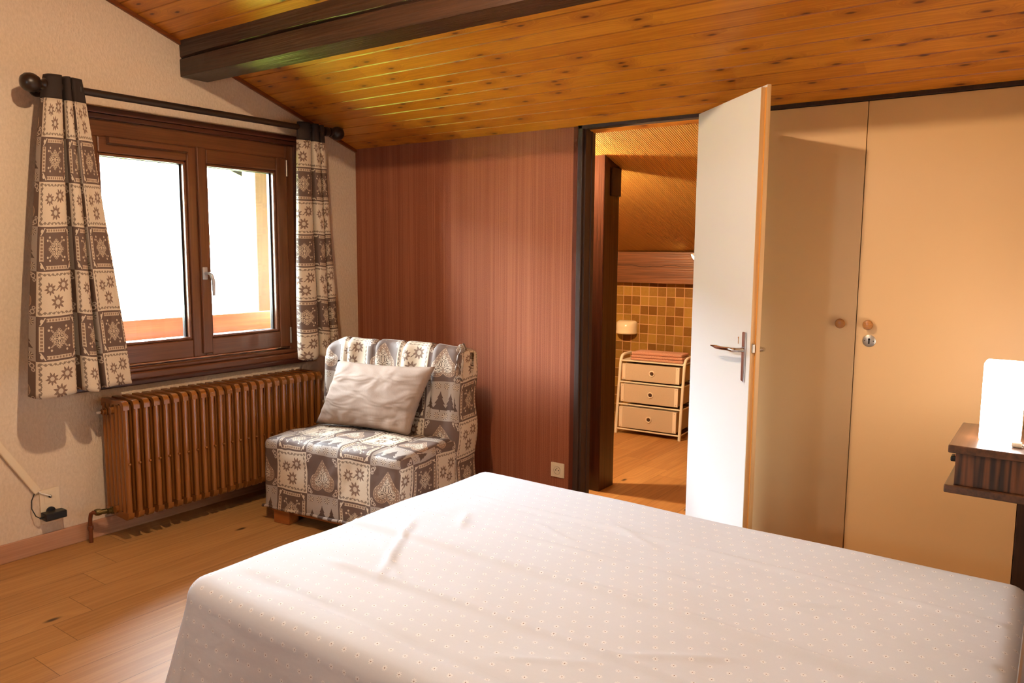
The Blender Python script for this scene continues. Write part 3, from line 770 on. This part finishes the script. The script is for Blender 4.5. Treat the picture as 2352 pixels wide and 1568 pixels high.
# pillow on the chair, leaning on the backrest
pl = thing('cushion', (.62, -.60, .43), 'plain beige rectangular cushion leaning on the chair back', 'cushion')
a = math.radians(7.6)
def cw(u, v, z): return Vector((.45+u*math.cos(a)-v*math.sin(a), -1.09+u*math.sin(a)+v*math.cos(a), z))-Vector(pl.location)
BL, BR, TR, TL = cw(.045, .345, .445), cw(.655, .365, .445), cw(.765, .440, .80), cw(.135, .435, .79)
NN = (BR-BL).cross(TL-BL).normalized()
if NN.y > 0: NN = -NN
def pil(sd):
    def f(i, j):
        s_, t_ = i/40, j/28
        # pinched corners, bowed edges
        ss_ = s_+.035*math.sin(PI*s_*2)*0; e1 = 4*s_*(1-s_); e2 = 4*t_*(1-t_)
        s2 = .5+(s_-.5)*(1-.045*e2*abs(2*s_-1)); t2 = .5+(t_-.5)*(1-.07*e1*abs(2*t_-1))
        p_ = BL*(1-s2)*(1-t2)+BR*s2*(1-t2)+TR*s2*t2+TL*(1-s2)*t2
        th = .062*(max(0, e1)**.42)*(max(0, e2)**.42)
        c_ = p_+NN*th*sd
        wr = nz(c_+Vector((0, 0, sd)), 13, .005)+.004*math.sin(s_*40+t_*6)*math.exp(-((t_-.05)/.14)**2)+.004*math.sin((s_*6+t_*34))*math.exp(-((s_-.02)/.12)**2)+.004*math.sin(t_*40-s_*9)*math.exp(-((s_-.98)/.12)**2)
        return c_+NN*wr*sd*min(1, e1*e2*6)
    return f
b = MB(); b.grid(pil(1), 40, 28); b.grid(pil(-1), 40, 28); bmesh.ops.remove_doubles(b.bm, verts=b.bm.verts, dist=.0005)
b.build('cushion_cover', M_PILLOW, pl, smooth='all')
# ================================================================== BED
bd = thing('bed', (2.75, -1.64, 0), 'double bed under the white spread, its foot toward the window', 'bed')
b = MB(); b.box(-.93, .92, -.62, .64, .20, .43, .05, 4); b.build('mattress', M_WPLAST, bd)
b = MB(); b.box(-.92, .92, -.61, .63, .12, .195, .01); b.build('bed_base', M_SHELFT, bd)
for x in (-.85, .82):
    for y in (-.54, .56):
        b = MB(); b.box(x-.03, x+.03, y-.03, y+.03, 0, .12, .005); b.build('leg', M_SHELFT, bd)
b = MB(); b.box(.955, .99, -.80, .75, 0, .66, .006); b.build('headboard', M_SHELFT, bd)
SX0, SX1, SY0, SY1, SZ = 1.800, 3.655, -2.262, -.975, .460
sp = None
DROP = .425; Rr = .064
def sheet_pt(x, y):
    cx = min(max(x, SX0), SX1); cy = min(max(y, SY0), SY1)
    dx = x-cx; dy = y-cy; r = math.hypot(dx, dy)
    if r < 1e-6:
        z = SZ
        # long ironed folds running along the bed and soft wrinkles
        for yc, am, w_ in ((-1.70, .0045, .020), (-1.985, .0035, .016), (-1.50, .002, .016), (-1.25, .002, .014)):
            q = (y-yc-.01*math.sin(x*3))/w_
            z += am*math.exp(-q*q)*2.6*(1 if yc != -1.985 else min(1, max(0, (x-1.95)/.1)))
            z -= am*.7*math.exp(-((q+1.6)/1.4)**2)
        q = (y+2.20-.012*math.sin(x*4))/.020; z -= .011*math.exp(-q*q)*min(1, max(0, (x-1.84)/.15))
        q = (y+2.235)/.03; z += .004*math.exp(-q*q)
        for (ax, ay, bx, by, am) in ((1.93, -1.55, 2.22, -2.02, .006), (2.0, -1.78, 2.3, -2.0, .003), (2.05, -1.4, 2.14, -1.56, .004), (2.5, -1.2, 2.75, -1.32, .003), (2.9, -2.0, 3.2, -1.8, .003), (2.7, -2.15, 2.95, -2.02, .003), (3.1, -1.5, 3.35, -1.38, .003), (2.3, -1.35, 2.55, -1.45, .0025)):
            L2 = (bx-ax)**2+(by-ay)**2; t_ = ((x-ax)*(bx-ax)+(y-ay)*(by-ay))/L2
            if -.1 < t_ < 1.1:
                dd_ = abs((x-ax)*(by-ay)-(y-ay)*(bx-ax))/math.sqrt(L2)
                z += 1.5*am*math.exp(-(dd_/.010)**2)*max(0, 1-abs(2*t_-1)**3)
        z += mnoise.noise(Vector((x*2.3, y*3.1, 0)))*.006+mnoise.noise(Vector((x*5, y*13, 3)))*.0022+mnoise.noise(Vector((x*16, y*11, 7)))*.0008
        return Vector((x, y, z))
    nx_, ny_ = dx/r, dy/r
    ang = min(r/Rr, PI/2)
    o_ = Rr*math.sin(ang); dn = Rr*(1-math.cos(ang))
    ex_ = max(0, r-Rr*PI/2)
    k_ = ex_/DROP
    corner = min(abs(nx_), abs(ny_))*1.4
    arc = math.atan2(ny_, nx_)
    o_ += .05*k_+.075*k_*corner+.02*k_*math.sin((x if abs(ny_) > .7 else y)*11)*(1-corner)+.035*k_*math.sin(arc*9)*corner
    dn += ex_*(.985)
    z = SZ-dn+mnoise.noise(Vector((cx*2.3, cy*3.1, 0)))*.006*(1-k_)
    if abs(ny_) < .95 or True: pass
    return Vector((cx+nx_*o_, cy+ny_*o_, max(z, .012)))
b = MB(); b.uv = b.bm.loops.layers.uv.new('UVMap')
def axis_pts(a0, a1, ext0, ext1, step, est):
    pts_ = []
    n0_ = max(1, int(ext0/est)); pts_ += [a0-ext0+ext0*i/n0_ for i in range(n0_)]
    n_ = int((a1-a0)/step); pts_ += [a0+(a1-a0)*i/n_ for i in range(n_+1)]
    n1_ = max(1, int(ext1/est)); pts_ += [a1+ext1*(i+1)/n1_ for i in range(n1_)] if ext1 > 0 else []
    return pts_
xs_ = axis_pts(SX0, SX1, DROP, .05, .013, .012); ys_ = axis_pts(SY0, SY1, DROP, DROP, .0105, .012)
O = Vector((2.75, -1.64, 0))
def keep(x, y):
    dx = max(SX0-x, 0); dy = max(SY0-y, y-SY1, 0); return math.hypot(dx, dy) <= DROP*1.02
V = {}
def gv(i, j):
    if (i, j) not in V: V[i, j] = b.bm.verts.new(sheet_pt(xs_[i], ys_[j])-O)
    return V[i, j]
for i in range(len(xs_)-1):
    for j in range(len(ys_)-1):
        c4 = ((i, j), (i+1, j), (i+1, j+1), (i, j+1))
        if all(keep(xs_[p_], ys_[q_]) for p_, q_ in c4):
            f = b.bm.faces.new([gv(*c_) for c_ in c4])
            for l, (p_, q_) in zip(f.loops, c4): l[b.uv].uv = (xs_[p_]+.0, ys_[q_]+4)
sp = b.build('bedspread', M_SHEET, None, smooth='all', recalc=False)
sp.location = O; tag(sp, 'white bedspread with small woven daisies draped over the bed', 'bedspread')
# ================================================================== SHELF, LAMP, REMOTE
t = thing('bedside_shelf', (3.6, -.6, .65), 'dark wood box shelf on the right wall beyond the bed', 'shelf')
b = MB(); b.box(-.136, .143, -.2, .2, .125, .15, .004, 3); b.build('top_board', M_SHELFT, t)
b = MB(); b.box(-.115, .143, -.19, -.172, .0255, .1245, .001); b.build('front_panel', M_SHELF, t)
b = MB(); b.box(.02, .143, -.17, .19, .0255, .1245, .001); b.build('inner_block', M_SHELF, t)
b = MB(); b.box(-.14, .143, -.205, .2, 0, .025, .004, 3); b.build('bottom_board', M_SHELFT, t)
b = MB(); b.box(-.108, .02, -.17, .19, .066, .0788, .001); b.build('inner_shelf', M_SHELFT, t)
t = thing('remote_control', (3.53, -.68, .684), 'small black remote control poking out of the side of the dark shelf', 'remote control')
b = MB(); b.box(-.066, .07, -.035, .005, .045, .062, .004); b.build('body', M_BLACK, t)
b = MB(); b.lathe([(0, 0), (.004, 0), (.003, .0015), (0, .0015)], (-.052, -.018, .062), 'z', 12); b.build('button', M_ORANGE, t, smooth=True)
t = thing('bedside_lamp', (3.588, -.635, .8), 'glowing white rectangular table lamp on the dark shelf', 'lamp')
b = MB(); b.box(-.055, .055, -.045, .045, 0, .252, .010, 4); b.build('lamp_shade', M_LAMP, t, smooth=True)
b = MB()
b.tube([(.045, -.052, .006), (.07, -.075, .006), (.09, -.07, .012), (.10, -.045, .022), (.085, -.04, .026), (.075, -.06, .018), (.09, -.085, .007), (.115, -.08, .006)], .0035, 8)
b.build('cord', M_WPLAST, t, smooth=True)
b = MB(); b.box(.035, .062, -.085, -.055, .0005, .016, .005); b.build('switch', M_WPLAST, t)
# ================================================================== BATHROOM
BZ = lambda y: 2.03-.305*y
b = MB(); b.poly([(.09, BZ(.09)), (2.3, BZ(2.3)), (2.3, BZ(2.3)+.05), (.09, BZ(.09)+.05)], 2.9, 0, -.3); b.build('ceiling', M_BPAPER, kind=ST)
MB().box(-.3, 2.6, 2.13, 2.2, 0, 1.45).build('wall_far', M_TILE, kind=ST)
MB().box(-.3, -.26, .09, 2.2, 0, 2.1).build('wall_far_left', M_TILE, kind=ST)
MB().box(2.395, 2.42, .7, 2.2, 0, 2.1).build('wall_far_right', M_BPAPER, kind=ST)
MB().box(-.3, 0, .0, 2.2, -.05, 0).build('floor_edge', M_FLOOR, kind=ST)
t = thing('wall_beam', (1.1, 2.09, 1.146), 'brown wooden beam above the brown wall tiles', 'beam')
b = MB(); b.box(-1.35, 1.29, -.035, .038, 0, .244, .004)
b.build('beam_timber', M_BEAMB, t)
b = MB(); b.tube([(x*.06-1.2, -.036, .135+.006*math.sin(x*.9)+.004*math.sin(x*2.3)) for x in range(40)], .0018, 5); b.build('drying_crack', M_HOLE, t)
t = thing('wooden_post', (1.56, .45, 0), 'dark square wooden post standing just beyond the doorway', 'post')
b = MB(); b.box(-.03, .040, -.088, .085, 0, 1.958-.0, .004); 
for v in b.bm.verts:
    if v.co.z > 1.9: v.co.z = BZ(v.co.y+.45)-.001-(1.958-v.co.z)*.2
b.build('post_timber', M_POST, t)
b = MB(); b.box(-.024, .050, -.02, .088, 1.70, 1.86, .004); b.build('post_head', M_TRIMD, t)
t = thing('drawer_tower', (1.22, 1.80, 0), 'white metal storage tower with three fabric drawers under the tiles', 'drawer unit', math.radians(3.8))
# local: x along front, y back
W_, D_, H_ = .255, .30, .585
for sx in (-1, 1):
    b = MB(); x = sx*W_
    b.tube([(x, -.028, 0), (x, .0, .25), (x, .035, .53), (x, .045, .565), (x, .07, .592), (x, .11, .60), (x, .22, .60), (x, .26, .592), (x, .282, .565), (x, .285, .52), (x, .30, 0)], .0115, 10)
    b.build('side_frame', M_ENAMEL, t, smooth=True)
b = MB()
for z, y in ((.035, -.024), (.225, -.002), (.395, .018)): b.tube([(-W_, y, z), (W_, y, z)], .006, 8)
for z in (.035, .225, .395, .55): b.tube([(-W_, .295, z), (W_, .295, z)], .006, 8)
for sx in (-1, 1):
    for z, y in ((.035, -.024), (.225, -.002), (.395, .018)): b.tube([(sx*W_, y, z), (sx*W_, .297, z)], .005, 8)
b.build('rail', M_ENAMEL, t, smooth=True)
b = MB(); b.box(-W_+.004, W_-.004, .03, .29, .553, .563, .002); b.build('top_shelf', M_ENAMEL, t)
for z0, z1, y in ((.412, .540, .012), (.245, .386, -.008), (.050, .212, -.030)):
    b = MB(); b.box(-.225, .225, y+.008, .28, z0+.003, z1-.004, .003); dr = b.build('drawer', M_MESHF, t)
    b = MB(); b.box(-.228, .228, y, y+.008, z0, z1, .002); b.build('drawer_front', M_MESHF, dr)
    for sx in (-1, 1):
        b = MB(); b.box(sx*.214-.014, sx*.214+.014, y-.003, y, z0+.003, z1-.003, .001); b.build('edge_strip', M_ENAMEL, dr)
        for zz in (z0+.014, z1-.014):
            b = MB(); b.lathe([(0, -.002), (.003, -.0015), (.003, 0), (0, 0)], (sx*.214, y-.003, zz), 'y', 8); b.build('rivet', M_STEEL, dr)
    b = MB(); zc = (z0+z1)/2; n = 24; b.tube([(.019*math.cos(2*PI*k_/n)+.012, y-.002, zc+.019*math.sin(2*PI*k_/n)) for k_ in range(n)], .005, 8, False, True); b.build('grommet', M_ENAMEL, dr, smooth=True)
    b = MB(); b.lathe([(0, 0), (.0155, 0), (.0155, -.001), (0, -.001)], (.012, y, zc), 'y', 20); b.build('finger_hole', plain('dark_finger_hole', srgb(70, 50, 38), .9), dr)
t = thing('folded_towel', (1.245, 1.93, .5635), 'folded pink waffle towel lying on the drawer unit', 'towel', math.radians(3.8))
b = MB()
for k_, (z0, z1) in enumerate(((0, .022), (.022, .044), (.044, .066))):
    b.box(-.215+.004*k_, .205-.006*k_, -.085+.003*k_, .10, z0+.0003, z1, .010, 3)
for v in b.bm.verts: v.co.z = max(0.0, v.co.z+nz(v.co, 14, .006)*(v.co.z > .01)); v.co.y += nz(v.co+Vector((4, 0, 0)), 10, .008)
b.build('towel_cloth', M_TOWEL, t, smooth='all')
t = thing('soap_dish', (.855, 2.1315, .745), 'cream ceramic soap dish fixed to the brown tiles', 'soap dish')
b = MB()
def dish(i, j):
    s_ = i/24; t_ = j/14; a_ = PI*s_
    prof_ = [(0, .095), (.04, .094), (.07, .086), (.088, .07), (.094, .045), (.092, .02), (.10, .004), (.102, -.006), (.095, -.012), (.085, -.004), (.08, .006), (.05, .0), (.02, -.002), (.0, -.002), (0, -.002)]
    d_, z_ = prof_[j]
    return Vector((-.088*math.cos(a_)*(.35+.65*min(1, d_/.08)**.6), -d_*max(0, math.sin(a_))**.9, z_))
b.grid(dish, 24, 14); b.build('ceramic_body', M_CERAM, t, smooth='all')
t = thing('spotlight', (1.47, 2.055, 1.37), 'small white spotlight on the brown beam, lit', 'spotlight')
dv = Vector((-.62, -.55, -.50)).normalized(); ax1 = dv.cross(Vector((0, 0, 1))).normalized(); ax2 = dv.cross(ax1)
b = MB(); b.lathe([(0, -.035), (.016, -.03), (.020, .0), (.028, .035), (.026, .035), (.022, .030)], (0, -.03, .0), (ax1, ax2, dv), 20); b.build('spot_head', M_WPLAST, t, smooth=True)
b = MB(); b.lathe([(0, .0), (.022, .0), (.018, .003), (0, .004)], Vector((0, -.03, 0))+dv*.031, (ax1, ax2, dv), 20); b.build('bulb', M_SPOT, t, smooth=True)
b = MB(); b.tube([(.008, -.022, .006), (.012, .002, .012)], .007, 8); b.build('arm', M_WPLAST, t, smooth=True)
t = thing('bathroom_cabinet', (.44, 1.93, 0), 'low white cabinet glimpsed left of the post through the doorway', 'cabinet')
b = MB(); b.box(-.26, .265, -.13, .195, 0, .60, .006); b.build('body', M_ENAMEL, t)
b = MB(); b.box(-.25, .255, -.147, -.131, .03, .58, .004); b.build('door', M_ENAMEL, t)
t = thing('bathroom_lamp', (1.10, .27, BZ(.27)), 'ceiling lamp inside the bathroom', 'lamp')
b = MB(); b.lathe([(0, 0.004), (.05, .0), (.05, -.015), (.015, -.02), (.015, -.045), (0, -.045)], (0, 0, 0), 'z', 20); b.build('base', M_WPLAST, t, smooth=True)
b = MB(); b.lathe([(0, -.105), (.018, -.099), (.027, -.085), (.028, -.072), (.018, -.052), (.012, -.046)], (0, 0, 0), 'z', 16); b.build('bulb', M_BBULB, t, smooth=True)
# ================================================================== CEILING LAMP (outside the frame, it lights the room)
t = thing('ceiling_lamp', (2.07, -2.30, CZ(-2.30)), 'ceiling lamp with a bare bulb over the middle of the bedroom', 'lamp')
b = MB(); b.lathe([(0, 0.01), (.07, .0), (.07, -.02), (.01, -.03), (.01, -.16), (0, -.16)], (0, 0, 0), 'z', 20); b.build('base', M_ROD, t, smooth=True)
b = MB(); b.lathe([(.012, -.150), (.016, -.155), (.062, -.219), (.064, -.219), (.018, -.150), (.012, -.146)], (0, 0, 0), 'z', 28); b.build('lamp_shade', M_ROD, t, smooth=True)
b = MB(); b.lathe([(0, -.245), (.016, -.239), (.025, -.222), (.025, -.208), (.016, -.185), (.010, -.170), (.010, -.165)], (0, 0, 0), 'z', 14); b.build('bulb', M_BULB, t, smooth=True)
# ================================================================== OUTSIDE
b = MB(); b.box(-.395, -.36, -3.0, .6, -1.2, 1.0, .004); t = b.build('balcony_board', M_OUTB); tag(t, 'reddish wooden balcony board outside, seen through the bottom of the panes', 'balcony board')
b = MB(); b.box(-.74, -.60, -.317, -.175, -2.9, 2.0, .006); t = b.build('balcony_post', M_OUTW); tag(t, 'pale upright timber post outside the right window pane', 'post')
b = MB(); b.poly([(-3.2, 2.92), (.9, 1.50), (.9, 1.95), (-3.2, 3.37)], -.12, 0, -.9); t = b.build('roof_edge_board', M_EAVE); tag(t, 'dark sloping roof edge board outside, top right of the window', 'roof board')
b = MB(); b.poly([(-4.8, CZ(-4.8)+.12), (.9, CZ(.9)+.12), (.9, CZ(.9)+.17), (-4.8, CZ(-4.8)+.17)], -1.0, 0, -.0); t = b.build('roof_overhang', M_EAVE); tag(t, 'dark wooden roof overhang outside above the window', 'roof')
b = MB(); b.box(-8, -6, -9, 14, -3, 3.2); t = thing('neighbour_house', (-6, 2, -3), 'overexposed pale house across from the window', 'house')
bmesh.ops.translate(b.bm, verts=b.bm.verts, vec=(6, -2, 3)); b.build('wall', M_HOUSE, t)
b = MB(); b.box(0, .05, -9, 10, 4.46, 4.575, .0); b.build('timber_band', M_TIMB, t)
b = MB(); b.box(-60, -.3, -50, 60, -1.25, -1.2); b.build('lawn', M_GRASS, kind=ST)
# ================================================================== WORLD, CAMERA
wd = bpy.data.worlds.new('overcast_sky'); bpy.context.scene.world = wd; wd.use_nodes = True
T = wd.node_tree; bg = T.nodes['Background']
bg.inputs[0].default_value = (.78, .89, 1.0, 1); bg.inputs[1].default_value = 125
sc = bpy.context.scene
cam = bpy.data.cameras.new('camera'); co = bpy.data.objects.new('camera', cam); link(co)
YAW, PITCH, ROLL = [math.radians(v) for v in (35.6464535, -6.59416522, 0.39793173)]
f_ = Vector((-math.sin(YAW)*math.cos(PITCH), math.cos(YAW)*math.cos(PITCH), math.sin(PITCH)))
r_ = Vector((math.cos(YAW), math.sin(YAW), 0)); u_ = r_.cross(f_)
R_ = r_*math.cos(ROLL)+u_*math.sin(ROLL); U_ = -r_*math.sin(ROLL)+u_*math.cos(ROLL)
co.matrix_world = Matrix(((R_.x, U_.x, -f_.x, 3.727), (R_.y, U_.y, -f_.y, -3.479), (R_.z, U_.z, -f_.z, 1.38), (0, 0, 0, 1)))
cam.sensor_width = 36; cam.lens = 1773.787*36/2352; cam.clip_start = .02
sc.camera = co
sc.view_settings.view_transform = 'Standard'; sc.view_settings.look = 'None'; sc.view_settings.gamma = 1; sc.view_settings.exposure = .06
sc.view_settings.use_curve_mapping = False
sc.cycles.use_denoising = True
sc.cycles.use_adaptive_sampling = True; sc.cycles.adaptive_threshold = .1; sc.cycles.adaptive_min_samples = 16
sc.cycles.max_bounces = 5; sc.cycles.diffuse_bounces = 3; sc.cycles.glossy_bounces = 2; sc.cycles.transparent_max_bounces = 8
sc.cycles.sample_clamp_indirect = 8; sc.cycles.caustics_reflective = False; sc.cycles.caustics_refractive = False
pa = bpy.data.lights.new('window_portal', 'AREA'); pa.shape = 'RECTANGLE'; pa.size = 1.05; pa.size_y = .95; pa.cycles.is_portal = True
po = bpy.data.objects.new('window_portal', pa); link(po); po.location = (-.14, -1.11, 1.37); po.rotation_euler = (0, -PI/2, 0)

pb = bpy.data.lights.new('window_portal', 'AREA'); pb.shape = 'RECTANGLE'; pb.size = .25; pb.size_y = .2; pb.cycles.is_portal = True  # sampling portal for the added rear fill opening
po2 = bpy.data.objects.new('window_portal', pb); link(po2); po2.location = (2.0, -4.62, 1.5); po2.rotation_euler = (PI/2, 0, 0)
